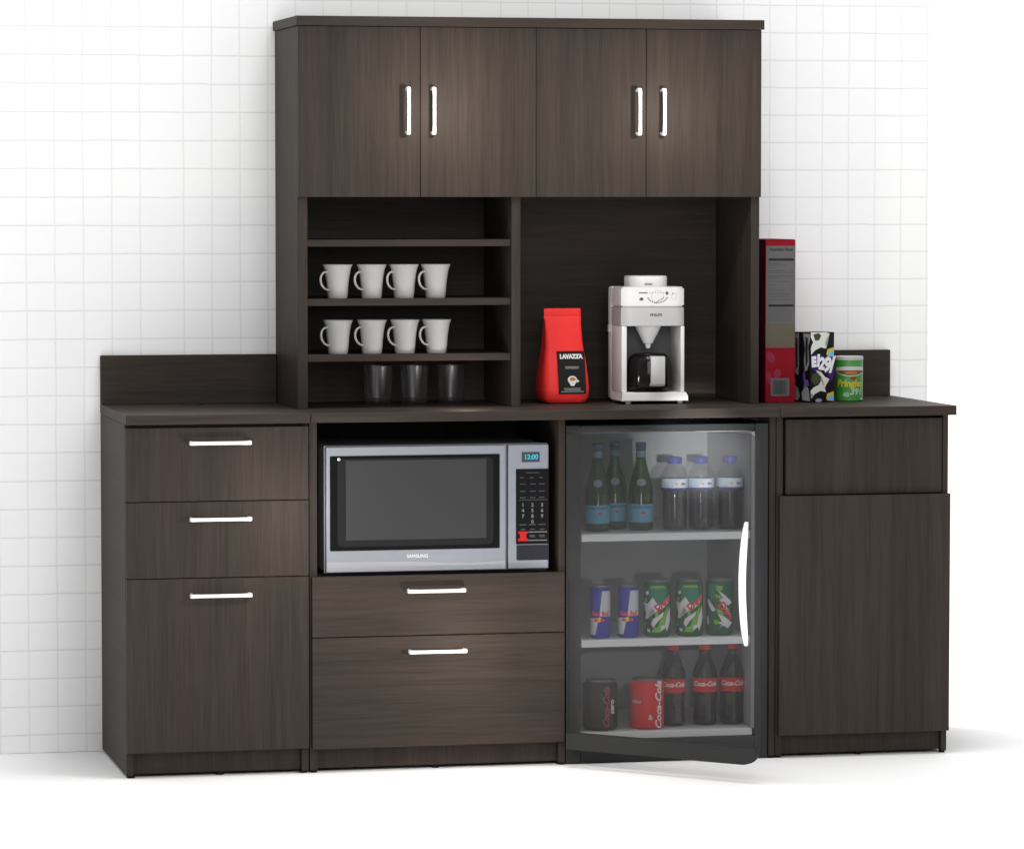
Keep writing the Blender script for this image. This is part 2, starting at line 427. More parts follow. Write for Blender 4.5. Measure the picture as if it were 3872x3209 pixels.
# ------------------------------------------------------------------ microwave
W = thing('microwave', 'stainless steel microwave oven with black window in the centre cabinet bay', 'microwave', (.79, -.3, .488), local=False)
bm = bmesh.new(); ox, oy, oz = W['o']
addbox(bm, .5070-ox, 1.0720-ox, -.462-oy, -.110-oy, .4985-oz, .8150-oz, .004, 2)
link('casing', bm, mw_side, W)
box('front_frame', steel, W, .5028, 1.0768, -.472, -.4625, .4960, .8165, .002, 2)
box('door', steel, W, .5052, .9665, -.490, -.4730, .4990, .8145, .003, 2)
dr = W.children[-1]
def sub(o, p): o.parent = p; return o
def wl(poly): return [(x-ox, z-oz) for x, z in poly]
def prism_obj(name, m, root, poly, y0, y1, bev=0, parent=None):
    o_ = root['o'] if 'o' in root else (0, 0, 0)
    bm = bmesh.new(); prism(bm, [(x-o_[0], z-o_[2]) for x, z in poly], y0-o_[1], y1-o_[1], bev)
    o = link(name, bm, m, root)
    if parent: o.parent = parent
    return o
prism_obj('window', win_black, W, rrect(.5150, .9495, .5535, .7915, .003), -.4912, -.4880, 0, dr)
prism_obj('window_bezel', mat('bezel_dark', (.012, .012, .013), .3, 0, .15), W, rrect(.5340, .9330, .5640, .7840, .014), -.4924, -.4905, .0004, dr)
prism_obj('mesh_screen', screen_m, W, rrect(.5550, .9145, .5800, .7795, .002), -.4932, -.4915, 0, dr)
bm = bmesh.new(); lathe(bm, [(0, 0), (.004, 0), (.004, .003), (0, .004)], 16)
for v in bm.verts: v.co = (v.co.x+.5372-ox, -.4914-v.co.z-oy, v.co.y+.7835-oz)
sub(link('door_stud', bm, alu, W, True), dr)
sub(decal('brand_lettering', textmesh('SAMSUNG', .0115, bold=.0003, spacing=1.05), silver_print, W, onplane(-.4906-oy), None, .738-ox, .5372-oz), dr)
# swoosh ridge at the foot of the door
pl = []
for i in range(25):
    x = .5075+(.9640-.5075)*i/24; pl.append((x, .5255-.006*math.exp(-((x-.86)/.10)**2)-.0025*(x-.5075)))
prism_obj('lower_trim', mat('steel_light', (.33, .34, .37), .35, .45), W, [(.5075, .5010), (.9640, .5010)]+pl[::-1], -.4908, -.4895, 0, dr)
box('control_panel', steel, W, .9715, 1.0768, -.490, -.4730, .4990, .8145, .003, 2)
cp = W.children[-1]
prism_obj('keypad', key_black, W, rrect(.9915, 1.0764, .5620, .7525, .0015), -.4914, -.4885, 0, cp)
prism_obj('door_button', pocket_m, W, rrect(.9930, 1.0766, .5215, .5600, .004, corners=(0, 0, 1, 0)), -.4912, -.4885, 0, cp)
prism_obj('display', lcd_frame, W, rrect(1.0065, 1.0530, .7695, .7950, .001), -.4912, -.4890, 0, cp)
sub(decal('display_digits', textmesh('12:00', .0165, bold=.0006), lcd_digits, W, onplane(-.4917-oy), None, 1.0305-ox, .7822-oz), cp)
yk = -.4919-oy
dim, brt, rd = [], [], []
cols = (1.0095, 1.0340, 1.0590)
for zr in (.7290, .7130, .6950, .6790):
    for ci, cx in enumerate(cols):
        w = .0075 if ci != 1 else .006
        for q in range(3 if zr < .72 else 2):
            dim.append(rect(cx-w+q*.005, cx-w+q*.005+.0035, zr, zr+.0024))
dim.append(rect(1.018, 1.052, .7420, .7435)); dim.append(rect(1.000, 1.072, .6735, .6748))
for cx in cols: dim.append(rect(cx-.009, cx+.009, .6105, .6125)); dim.append(rect(cx-.006, cx+.006, .5985, .6005))
for cx in (1.034, 1.059): dim.append(rect(cx-.008, cx+.006, .5825, .5850)); dim.append(rect(cx-.006, cx+.008, .5795, .5808))
sub(decal('key_captions', flatmesh([wl(p) for p in dim]), key_dim, W, onplane(yk)), cp)
brt = [rect(1.0230, 1.0720, .5915, .5940), rect(1.0230, 1.0720, .5705, .5730)]
bmd = flatmesh([wl(p) for p in brt])
for i, ch in enumerate('1234567890'):
    cx = cols[i % 3] if i < 9 else cols[1]; zz = .6610-(i//3)*.0142
    t = textmesh(ch, .0125, bold=.0004)
    for v in t.verts: v.co.x += cx-ox; v.co.z += zz-oz
    me = bpy.data.meshes.new('x'); t.to_mesh(me); t.free(); bmd.from_mesh(me); bpy.data.meshes.remove(me)
sub(decal('number_keys', bmd, key_grey, W, onplane(yk)), cp)
sub(decal('stop_key', flatmesh([wl(p) for p in (rect(.9970, 1.0215, .5885, .5945), rect(1.0020, 1.0180, .5765, .5885), rect(.9970, 1.0215, .5700, .5765))]), key_red, W, onplane(yk)), cp)
for x in (.530, 1.050):
    for y in (-.44, -.14):
        bm = bmesh.new(); lathe(bm, [(0, .4883-oz), (.012, .4883-oz), (.012, .4987-oz), (0, .4987-oz)], 16, x-ox, y-oy); link('foot', bm, rubber, W)
box('base_lip', black, W, .5080, 1.0740, -.474, -.463, .4915, .4955, .0005)

# ------------------------------------------------------------------ fridge
FX0, FX1, FZ = 1.1190, 1.6515, .8610
Fr = thing('glass_door_fridge', 'charcoal under counter fridge with its smoked glass door standing ajar', 'fridge', ((FX0+FX1)/2, -.26, 0), local=False)
boxes('body', fridge_body, Fr, [(FX0, 1.1575, -.500, -.03, .003, FZ), (1.6155, FX1, -.500, -.03, .003, FZ), (1.1578, 1.6152, -.500, -.03, .8425, FZ-.0004), (1.1578, 1.6152, -.500, -.03, .003, .0590), (1.1578, 1.6152, -.050, -.03, .0592, .8423)], .0015)
boxes('liner', fridge_liner, Fr, [(1.1580, 1.1602, -.480, -.0545, .0595, .8420), (1.6128, 1.6150, -.480, -.0545, .0595, .8420), (1.1604, 1.6126, -.480, -.0545, .8398, .8419), (1.1604, 1.6126, -.0540, -.0510, .0595, .8419)], 0)
for z0, z1 in ((.5650, .5837), (.2958, .3147), (.0598, .0789)):
    box('shelf', fridge_shelf, Fr, 1.1606, 1.6122, -.494, -.056, z0, z1, .0015)
boxes('door_seal', gasket, Fr, [(1.6052, 1.6150, -.5030, -.4955, .0795, .8415), (1.5990, 1.6148, -.5030, -.4955, .8395, .8415)], .0005)
boxes('hinge_strip', hinge_m, Fr, [(1.1260, 1.1400, -.5080, -.5005, .0900, .4700)], .0005)
# door, hinged at its left edge and swung 45 degrees open; its own frame: s along the door, n outwards
th = R(45); hx, hy = 1.1215, -.5360
def dmap(s, n, z):
    return (hx+s*math.cos(th)-n*math.sin(th)-Fr['o'][0], hy-s*math.sin(th)-n*math.cos(th)-Fr['o'][1], z)
bm = bmesh.new(); poly = rrect(.0, .5500, .0450, .8600, .042, 9, (1, 0, 0, 1))
prism(bm, poly, 0, .020, .0012)
for v in bm.verts: v.co = dmap(v.co.x, .020-v.co.y, v.co.z)
door = link('door', bm, door_glass, Fr)
bm = bmesh.new(); n = 24; pts = []
z0, z1 = .3400, .6440
for i in range(n+1):
    t = i/n; z = z0+(z1-z0)*t
    pts.append((.5190-.004*math.sin(math.pi*t), .021+.014*math.sin(math.pi*t)**.8, z))
rings = []
for i, (s, nn, z) in enumerate(pts):
    w = .0105-.0055*abs(2*i/n-1)**5; tk = .0050
    rings.append([bm.verts.new(dmap(s+w*math.cos(2*math.pi*k/12), nn+tk*math.sin(2*math.pi*k/12), z)) for k in range(12)])
for a, b in zip(rings, rings[1:]):
    for k in range(12): bm.faces.new((a[k], a[(k+1) % 12], b[(k+1) % 12], b[k]))
bm.faces.new(rings[0]); bm.faces.new(rings[-1]); bmesh.ops.recalc_face_normals(bm, faces=bm.faces)
hd = link('handle', bm, white_metal, Fr, True)
bm = bmesh.new(); prism(bm, [p for p in rrect(.0008, .5492, .0458, .0880, .0412, 9, (0, 0, 0, 1))], -.0012, .0212, .001)
for v in bm.verts: v.co = dmap(v.co.x, .020-v.co.y, v.co.z)
rl = link('bottom_rail', bm, mat('door_rail_grey', (.026, .027, .027), .6), Fr); rl.parent = door; hd.parent = door
for z in (.052, .848): box('hinge', hinge_m, Fr, FX0+.002, FX0+.030, -.540, -.5005, z-.006, z+.006)

# ------------------------------------------------------------------ drinks in the fridge
CAM_T = R(-14)
S1, S2, S3 = .5840, .3150, .0792
# green mineral water bottles
def green_bottle(label):
    t = thing('water_bottle', label, 'bottle', (0, 0, 0), CAM_T, 'green glass water bottles on the top fridge shelf')
    prof = smooth_prof([(.0001, .0005), (.024, .0005), (.0300, .004), (.0312, .012), (.0312, .080), (.0308, .100), (.0270, .125), (.0185, .155), (.0128, .180), (.0118, .200), (.0122, .2140), (.0001, .2145)], 5)
    bm = bmesh.new(); lathe(bm, [(max(0, r), z) for r, z in prof], 36); body = link('glass_body', bm, green_glass, t, True)
    bm = bmesh.new(); lathe(bm, [(0, .2250), (.0120, .2250), (.0140, .2235), (.0142, .2130), (.0136, .2128)], 28); link('cap', bm, mat('cap_dull_blue', (.05, .07, .14), .5), t, True)
    bm = bmesh.new(); lathe(bm, [(.0124, .188), (.0131, .188), (.0127, .2035), (.0122, .2035)], 28); link('neck_band', bm, mat('band_blue', (.13, .20, .30), .5), t, True)
    rf = lambda z: .0312 if z < .1 else .0308-(z-.1)*.155 if z < .125 else .0270-(z-.125)*.283
    c1 = cyl(rf, .0312, .0006)
    lb = decal('paper_label', flatmesh([rect(-.046, .046, .0215, .0680)]), lab_blue, t, c1, .003)
    c2 = cyl(rf, .0312, .0010)
    s_ = decal('label_star', flatmesh([[((.0062 if i % 2 == 0 else .0030)*math.cos(R(90+36*i))+.006, .0465+(.0062 if i % 2 == 0 else .0030)*.8*math.sin(R(90+36*i))) for i in range(10)]]), red_m, t, c2); s_.parent = lb
    s_ = decal('label_lettering', textmesh('S.PELLEGRINO', .0090, shear=.2, bold=.0001), lab_navy, t, c2, .003, .002, .0600); s_.parent = lb
    ov = decal('neck_oval', flatmesh([ell(.001, .1240, .0125, .0095)]), oval_m, t, cyl(rf, .0290, .0012), .003)
    return t
g = green_bottle('first green water bottle at the left end of the top fridge shelf'); g.location = (1.2258, -.40, S1)
dup(g, (1.2883, -.335, S1), 'green water bottle set back between the other two green bottles')
dup(g, (1.3444, -.385, S1), 'green water bottle standing nearest the clear bottles with blue caps')
# clear water bottles
def clear_bottle(label):
    t = thing('water_bottle', label, 'bottle', (0, 0, 0), CAM_T, 'clear plastic water bottles with blue caps')
    prof = [(.0001, .0005), (.026, .0005), (.0320, .004)]
    for i in range(15):
        z = .008+i*.0062; prof.append((.0326 if i % 2 else .0312, z))
    prof += smooth_prof([(.0330, .104), (.0335, .112), (.0335, .132), (.0325, .142), (.0260, .158), (.0150, .170), (.0130, .174)], 5)
    bm = bmesh.new(); lathe(bm, prof, 40); link('plastic_body', bm, pet_clear, t, True)
    bm = bmesh.new(); lathe(bm, [(0.0001, .003), (.0285, .003), (.0295, .010), (.0300, .1330), (.0001, .1330)], 30); link('water', bm, clear('water_fill', (.50, .51, .53), .02, .1, .30, (.07, .07, .08)), t, True)
    bm = bmesh.new(); lathe(bm, [(0, .1872), (.0170, .1872), (.0190, .1855), (.0190, .1720), (.0175, .1708), (.0001, .1708)], 32); link('cap', bm, cap_blue, t, True)
    r = .0337
    lb = decal('wrap_label', flatmesh([rect(-.1055, .1055, .1075, .1330)]), lab_ice, t, cyl(r, r, .0004), .003)
    for nm, pl, m_ in (('label_band', [rect(-.1055, .1055, .1035, .1095)], lab_navy), ('label_swoosh', [[(-.006, .1110), (.030, .1085), (.030, .1300), (.016, .1310), (.002, .1240)]], mat('label_white', (.66, .66, .74), .5)), ('label_sun', [ell(.0035, .1200, .0045, .0040)], yel), ('label_mark', [rect(.017, .029, .1170, .1225)], mat('label_mark', (.12, .16, .20), .5))):
        s_ = decal(nm, flatmesh(pl), m_, t, cyl(r, r, .0008+.0002*len(nm) % .0006), .003); s_.parent = lb
    return t
g = clear_bottle('clear water bottle with blue cap next to the green bottles'); g.location = (1.4304, -.40, S1)
dup(g, (1.5001, -.40, S1), 'clear water bottle with blue cap between two like it')
dup(g, (1.5777, -.40, S1), 'clear water bottle with blue cap nearest the door handle side of the fridge')

def can_prof(r, h, neck=.86):
    return [(0, .003), (r*.70, .0028), (r*.80, .0004), (r*.86, .0010), (r, .0085), (r, h-.013), (r*neck, h-.0030), (r*neck, h-.0004), (r*neck-.0016, h), (r*neck-.0028, h-.0030), (0, h-.0032)]
def can(name, label, r, h, bm_mat, group=None, loc=(0, 0, 0), rz=CAM_T, cat='can'):
    t = thing(name, label, cat, loc, rz, group)
    P = can_prof(r, h)
    bm = bmesh.new(); lathe(bm, [P[3], P[4], P[5], (r*.89, h-.006)], 44); body = link('printed_body', bm, bm_mat, t, True)
    bm = bmesh.new(); lathe(bm, [(r*.89, h-.0058)]+P[6:], 44); link('lid', bm, mat('can_lid', (.16, .16, .16), .4, .4), t, True)
    bm = bmesh.new(); lathe(bm, P[:4], 44); link('base_rim', bm, alu, t, True)
    return t, body
def fh(r, h, poly):
    """trace in (fraction of the visible width, fraction of the height) -> (arc, z)"""
    out = []
    n = len(poly)
    for i in range(n):
        (a, b), (c_, d) = poly[i], poly[(i+1) % n]
        for k in range(3):
            f = a+(c_-a)*k/3; q = b+(d-b)*k/3
            out.append((r*math.asin(max(-.995, min(.995, 2*f-1))), .010+(h-.024)*q))
    return out
# energy drink cans
r, h = .0265, .136
def energy(label):
    t, body = can('energy_drink_can', label, r, h, can_blue, 'slim blue and silver energy drink cans')
    cc = cyl(r, r, .0004); c3 = cyl(r, r, .0009); c4 = cyl(r, r, .0013)
    s_ = decal('silver_panels', flatmesh([fh(r, h, [(.60, 1), (.98, 1), (.98, .42), (.46, .42)]), fh(r, h, [(.03, .38), (.44, .38), (.27, .0), (.03, .0)])]), can_silver, t, cc, .003); s_.parent = body
    s_ = decal('lettering', textmesh('Red Bull', .0170, bold=.0006, sx=.80), bull_r, t, c3, .003, .0015, .0635); s_.parent = body
    s_ = decal('emblem_sun', flatmesh([ell(-.002, .0490, .0058, .0058)]), sun_y, t, c3, .003); s_.parent = body
    bull = [(-.016, .045), (-.011, .0435), (-.006, .0450), (-.0035, .0480), (-.0050, .0505), (-.0085, .0500), (-.0120, .0520), (-.0165, .0490)]
    s_ = decal('emblem_animals', flatmesh([bull, [(-.004-x, z) for x, z in bull][::-1]]), bull_r, t, c4, .003); s_.parent = body
    return t
g = energy('slim blue and silver energy can at the left end of the middle fridge shelf'); g.location = (1.2208, -.450, S2)
dup(g, (1.2948, -.450, S2), 'slim blue and silver energy can beside the green soda cans')
# green soda cans
r, h = .0350, .146
def green_can(label, kind):
    t, body = can('soda_can', label, r, h, dk_green, 'green soda cans with white splashes')
    ca = cyl(r, r, .0004); cb = cyl(r, r, .0008); c_ = cyl(r, r, .0012)
    if kind == 0:
        tealp = [[(.18, .99), (.80, .99), (.84, .80), (.68, .62), (.45, .60), (.36, .74), (.20, .60), (.24, .85)]]
        limep = [[(.28, 1), (.75, 1), (.8, .955), (.25, .955)], [(.02, .72), (.12, .75), (.14, .66), (.04, .64)], [(.02, .52), (.12, .58), (.18, .50), (.10, .43), (.02, .45)],
                 [(.40, .54), (.50, .52), (.54, .36), (.44, .33)], [(.75, .44), (.90, .58), (.86, .30), (.72, .18), (.60, .02), (.30, .02), (.38, .12), (.52, .14), (.60, .28), (.76, .38)],
                 [(.02, .20), (.10, .22), (.08, .12), (.02, .14)]]
        pale = [[(.02, .66), (.16, .62), (.34, .76), (.50, .62), (.58, .58), (.46, .46), (.34, .56), (.20, .48), (.16, .30), (.08, .30), (.12, .50), (.02, .60)],
                [(.28, .20), (.34, .30), (.74, .46), (.70, .36), (.52, .26), (.36, .12)], [(.64, .16), (.76, .18), (.82, .34), (.94, .56), (.96, .30), (.90, .12), (.88, .18), (.84, .04), (.78, .12), (.62, .04)],
                [(.14, .10), (.24, .08), (.26, .02), (.16, .04)], [(.08, .86), (.18, .90), (.20, .82), (.12, .80)], [(.56, .46), (.60, .58), (.88, .78), (.94, .72), (.84, .60)]]
        tx, rot, dx, dz = 'Dew', R(42), .0165, .088
    else:
        tealp = [[(.06, .99), (.34, .99), (.30, .70), (.12, .66), (.06, .8)]]
        limep = [[(.34, .99), (.62, .96), (.56, .88), (.38, .86)], [(.30, .80), (.46, .78), (.58, .70), (.36, .72)], [(.34, .50), (.56, .46), (.64, .36), (.46, .36)], [(.26, .26), (.46, .24), (.56, .18), (.30, .16)]]
        pale = [[(.42, .88), (.62, .80), (.80, .70), (.93, .62), (.80, .56), (.62, .60), (.48, .58), (.62, .66), (.46, .68), (.64, .72), (.52, .80)],
                [(.42, .38), (.62, .34), (.80, .26), (.93, .18), (.78, .08), (.60, .14), (.46, .10), (.62, .18), (.44, .20), (.64, .24), (.50, .30)],
                [(.06, .70), (.14, .66), (.34, .46), (.22, .42), (.10, .56)], [(.04, .30), (.10, .34), (.12, .16), (.06, .14)], [(.56, .60), (.66, .62), (.92, .32), (.90, .26)]]
        tx, rot, dx, dz = 'Dew', R(-48), .0170, .064
    for nm, pl, m_, cm in (('teal_splash', tealp, teal, ca), ('lime_splash', limep, lime, cb), ('pale_splash', pale, paleg, c_)):
        s_ = decal(nm, flatmesh([fh(r, h, p) for p in pl]), m_, t, cm, .003); s_.parent = body
    s_ = decal('lettering', textmesh(tx, .0260, bold=.0009, rot=rot, sx=1.05), red_m, t, cyl(r, r, .0016), .003, dx, dz); s_.parent = body
    return t
g = green_can('green soda can with red lettering next to the slim blue cans', 0); g.location = (1.3740, -.440, S2)
dup(g, (1.4595, -.440, S2), 'middle one of the three green soda cans')
g2 = green_can('green soda can turned so its red lettering slants the other way, nearest the handle', 1); g2.location = (1.5401, -.440, S2)
# cola cans
r, h = .0440, .130
t, body = can('cola_can', 'black cola can standing alone in the lower left corner of the fridge', r, h, cola_black, None, (1.2240, -.440, S3))
c1 = cyl(r, r, .0006)
for nm, bm, m_, dx, dz in (('lettering', textmesh('Coca-Cola', .0240, shear=.35, bold=.0007, rot=R(90)), mat('print_rose', (.42, .05, .08), .5), .017, .060), ('variant_lettering', textmesh('zero', .0200, bold=.0007, rot=R(90)), ink_white, .0330, .062),
                           ('small_print', flatmesh([rect(-.050, -.030, .096-i*.0050, .0978-i*.0050) for i in range(8)]+[rect(-.022, -.012, .09-i*.0056, .0915-i*.0056) for i in range(9)]), ink_mid, 0, 0), ('seal', flatmesh([ell(-.046, .026, .006, .009)]), pan_grey, 0, 0)):
    s_ = decal(nm, bm, m_, t, c1, .003, dx, dz); s_.parent = body
t, body = can('cola_can', 'red cola can in front of the dark cola bottles', r, h, cola_red, None, (1.3470, -.440, S3))
for nm, bm, m_, dx, dz in (('lettering', textmesh('Coca-Cola', .0285, shear=.35, bold=.0009, rot=R(90)), ink_white, .0335, .062),
                           ('small_print', flatmesh([rect(-.056, -.016, .099-i*.0058, .1002-i*.0058) for i in range(4)]+[rect(-.056, -.022, .052-i*.0046, .0532-i*.0046) for i in range(7)]), mat('print_pink', (.48, .12, .12), .5), 0, 0),
                           ('volume_print', textmesh('330ml', .0115, bold=.0004), mat('print_mint', (.42, .55, .48), .5), -.030, .0720),
                           ('recycling_mark', flatmesh([[(.004, .026), (.014, .026), (.014, .032), (.009, .041), (.004, .032)]]), mat('print_mint2', (.42, .52, .47), .5), 0, 0)):
    s_ = decal(nm, bm, m_, t, c1, .003, dx, dz); s_.parent = body
# cola bottles
def cola(label):
    t = thing('cola_bottle', label, 'bottle', (0, 0, 0), CAM_T, 'dark cola bottles with red labels')
    prof = smooth_prof([(.0001, .0006), (.024, .0006), (.0295, .005), (.0300, .020), (.0290, .050), (.0315, .080), (.0322, .095), (.0322, .125), (.0290, .142), (.0200, .166), (.0135, .182), (.0125, .196), (.0001, .197)], 5)
    bm = bmesh.new(); lathe(bm, [(max(0, r_), z) for r_, z in prof], 36); link('bottle_body', bm, cola_body, t, True)
    bm = bmesh.new(); lathe(bm, [(0, .2075), (.0138, .2075), (.0152, .2060), (.0152, .1955), (.0145, .1945), (.0001, .1945)], 28); link('cap', bm, cap_red, t, True)
    rr_ = .0326
    bm = bmesh.new(); lathe(bm, [(rr_-.0006, .0865), (rr_, .0868), (rr_, .1215), (rr_-.0006, .1218)], 40); lb = link('label_band', bm, cola_red, t, True)
    s_ = decal('lettering', textmesh('Coca-Cola', .0175, shear=.35, bold=.0006, sx=.88), ink_white, t, cyl(rr_, rr_, .0005), .003, .000, .1075); s_.parent = lb
    return t
g = cola('cola bottle partly hidden behind the red can'); g.location = (1.4279, -.400, S3)
dup(g, (1.5121, -.400, S3), 'cola bottle in the middle of the three')
dup(g, (1.5854, -.400, S3), 'cola bottle in the lower right corner of the fridge')

# ------------------------------------------------------------------ mugs and tumblers on the shelves
def mug(label):
    t = thing('mug', label, 'mug', (0, 0, 0), 0, 'white mugs on the hutch shelves')
    out = smooth_prof([(.0001, .0006), (.0215, .0006), (.0245, .0015), (.0262, .012), (.0285, .040), (.0318, .064), (.0350, .078), (.0385, .0855)], 5)
    inn = smooth_prof([(.0378, .0860), (.0335, .0775), (.0300, .063), (.0265, .040), (.0240, .012), (.0200, .005), (.0001, .004)], 4)
    bm = bmesh.new(); lathe(bm, [(max(0, a), b) for a, b in out+inn], 44); link('cup', bm, cer, t, True)
    bm = bmesh.new(); pts = []
    for i in range(19):
        a = R(62+225*i/18); rr = -.0315+.0205*math.cos(a); zz = .0450+.0230*math.sin(a)
        tt = i/18; rr += .006*(1-tt)*0
        pts.append((rr-.0030*math.sin(a), 0, zz))
    tube(bm, pts, .0034, 12, flat=(.0025, .0036), up=(0, 1, 0)); hnd = link('handle', bm, cer, t, True)
    for v in hnd.data.vertices: pass
    t.rotation_euler = (0, 0, R(24)); return t
mz = [(.5716, .6598, .7436, .8259), (.5726, .6604, .7457, .8284)]
lab = ['at the left end', 'second from the left', 'third from the left', 'at the right end']
proto = None
for row, (z, nm) in enumerate(((1.1800, 'upper'), (1.0390, 'lower'))):
    for i, x in enumerate(mz[row]):
        L_ = f'white flared mug {lab[i]} of the {nm} row of mugs'
        if proto is None: proto = mug(L_); proto.location = (x, -.290, z)
        else: dup(proto, (x, -.290, z), L_)
def tumbler(label):
    t = thing('glass_tumbler', label, 'glass', (0, 0, 0), 0, 'dark glass tumblers on the counter')
    out = [(.0001, .0004), (.028, .0004), (.0325, .002), (.0345, .006), (.0385, .0990)]
    inn = [(.0373, .0993), (.0345, .030), (.0315, .014), (.0001, .012)]
    bm = bmesh.new(); lathe(bm, out+inn, 44); link('glass_wall', bm, tumbler_glass, t, True); return t
g = tumbler('dark glass tumbler at the left of three under the lowest hutch shelf'); g.location = (.7044, -.140, HB)
dup(g, (.7991, -.140, HB), 'dark glass tumbler in the middle of three under the lowest hutch shelf')
dup(g, (.8981, -.140, HB), 'dark glass tumbler at the right of three, nearest the hutch divider')

# ------------------------------------------------------------------ coffee bag
B = thing('coffee_bag', 'bright red coffee bag with a black label standing beside the coffee machine', 'bag', (1.1825, -.190, HB), R(5))
bm = bmesh.new(); rings = []
prof = [(0, .046, .034), (.004, .058, .043), (.015, .0655, .0490), (.035, .0680, .0500), (.070, .0665, .0460), (.110, .0625, .0380), (.150, .0570, .0280), (.185, .0530, .0180), (.212, .0515, .0090), (.222, .0515, .0045), (.2255, .0505, .0030), (.2275, .0505, .0042), (.244, .0505, .0036), (.2460, .0500, .0020)]
for z, hw, hd_ in prof:
    hw *= .955 if z < .18 else 1
    ring = []; n = 32
    for k in range(n):
        a = 2*math.pi*k/n; e = .42 if hd_ > .01 else .3
        x = math.copysign(abs(math.cos(a))**e, math.cos(a))*hw; y = math.copysign(abs(math.sin(a))**e, math.sin(a))*hd_
        if abs(math.cos(a)) > .8 and .06 < z < .215: x *= 1-.10*min(1, (z-.06)/.08)*(1-abs(y)/max(hd_, 1e-4))
        y += .0012*math.sin(9*a+z*70)*(hd_ > .01); ring.append(bm.verts.new((x, y, z)))
    rings.append(ring)
for a, b in zip(rings, rings[1:]):
    for k in range(32): bm.faces.new((a[k], a[(k+1) % 32], b[(k+1) % 32], b[k]))
bm.faces.new(rings[0][::-1]); bm.faces.new(rings[-1]); bmesh.ops.recalc_face_normals(bm, faces=bm.faces)
link('foil_pouch', bm, bag_red, B, True)
def bagf(off):
    P = [(z, d) for z, _, d in prof]
    def f(x, z):
        for (za, da), (zb, db) in zip(P, P[1:]):
            if za <= z <= zb: d = da+(db-da)*(z-za)/(zb-za); break
        else: d = .05
        return (x, -d-.0022-off, z)
    return f
def gridrect(x0, x1, z0, z1, n=12):
    return [rect(x0, x1, z0+(z1-z0)*i/n, z0+(z1-z0)*(i+1)/n) for i in range(n)]
lb = decal('paper_label', flatmesh(gridrect(-.0265, .0490, .0255, .1360)), ink_black, B, bagf(0))
for nm, bm, m_, dx, dz in (('brand_lettering', textmesh('LAVAZZA', .0150, bold=.0011, sx=.93), ink_white, .0120, .1215), ('product_lettering', textmesh('ESPRESSO', .0085, bold=.0004), ink_grey, .0130, .0930),
                           ('cup_picture', flatmesh([ell(.012, .0620, .0130, .0100), [(.000, .058), (.024, .058), (.016, .046), (.008, .046)], [(.022, .066), (.031, .058), (.024, .054)]]), ink_white, 0, 0),
                           ('small_print', flatmesh([rect(-.012+.001*i, .034-.001*i, .0385-i*.0040, .0407-i*.0040) for i in range(2)]+[rect(-.020, .042, .0300, .0325)]), ink_grey, 0, 0)):
    s_ = decal(nm, bm, m_, B, bagf(.0006), None, dx, dz); s_.parent = lb
s_ = decal('coffee_picture', flatmesh([ell(.0125, .0640, .0080, .0045)]), ink_coffee, B, bagf(.0011)); s_.parent = lb

# ------------------------------------------------------------------ coffee machine
K = thing('coffee_machine', 'white drip coffee machine with glass jug to the right of the red bag', 'coffee machine', (1.4020, -.215, HB), local=False)
kx0, kx1, ky0, ky1 = 1.3175, 1.4865, -.290, -.140
zb = HB+.0080
kz = 1.2050
bm = bmesh.new(); o_ = K['o']
def bx(a, bev=.003, seg=3): addbox(bm, a[0]-o_[0], a[1]-o_[0], a[2]-o_[1], a[3]-o_[1], a[4]-o_[2], a[5]-o_[2], bev, seg)
bx((kx0, kx1, -.178, ky1, zb, kz-.0005), .006)
bx((kx0+.0003, kx0+.0145, ky0+.003, -.1785, zb+.0225, 1.1035), .002)
bx((kx1-.0105, kx1-.0003, ky0+.003, -.1785, zb+.0225, 1.1035), .002)
link('housing', bm, cm_white, K, True)
box('back_recess', cm_dark, K, kx0+.015, kx1-.011, -.1835, -.1788, zb+.023, 1.1030, .0005)
bm = bmesh.new()
prism(bm, [(kx0-.0015-o_[0], zb-o_[2]), (kx1+.0070-o_[0], zb-o_[2]), (kx1+.0065-o_[0], zb+.012-o_[2]), (kx1+.0005-o_[0], zb+.022-o_[2]), (kx0-o_[0], zb+.022-o_[2])], ky0-.010-o_[1], -.1790-o_[1], .002)
link('base', bm, cm_white, K, True)
box('hot_plate', black, K, kx0+.034, kx1-.052, -.2950, -.185, zb+.0222, zb+.0262, .0015, 2)
# panels (slightly rounded in plan)
def panel(name, m, z0, z1, bev=.0015):
    bm = bmesh.new(); n = 12; top = []; bot = []
    prf = []
    for i in range(n+1):
        t = i/n; x = kx0+.0003+(kx1-kx0-.0006)*t; y = ky0-.004*(1-(2*t-1)**2)+.010*max(0, abs(2*t-1)-.86)/.14
        prf.append((x-o_[0], y-o_[1]))
    prf += [(kx1-.0003-o_[0], -.179-o_[1]), (kx0+.0003-o_[0], -.179-o_[1])]
    a = [bm.verts.new((x, y, z0-o_[2])) for x, y in prf]; b = [bm.verts.new((x, y, z1-o_[2])) for x, y in prf]
    f1 = bm.faces.new(a); f2 = bm.faces.new(b)
    for i in range(len(prf)): bm.faces.new((a[i], a[(i+1) % len(prf)], b[(i+1) % len(prf)], b[i]))
    bmesh.ops.recalc_face_normals(bm, faces=bm.faces)
    bmesh.ops.bevel(bm, geom=list(f1.edges)+list(f2.edges), offset=bev, segments=2, affect='EDGES')
    return link(name, bm, m, K, True)
p1 = panel('control_panel', cm_white, 1.1535, kz, .004); p2 = panel('silver_band', cm_band, 1.1040, 1.1525)
def pf(off):
    def f(x, z):
        t = (x-kx0)/(kx1-kx0); return (x-o_[0], ky0-.004*(1-(2*t-1)**2)-off-o_[1], z-o_[2])
    return f
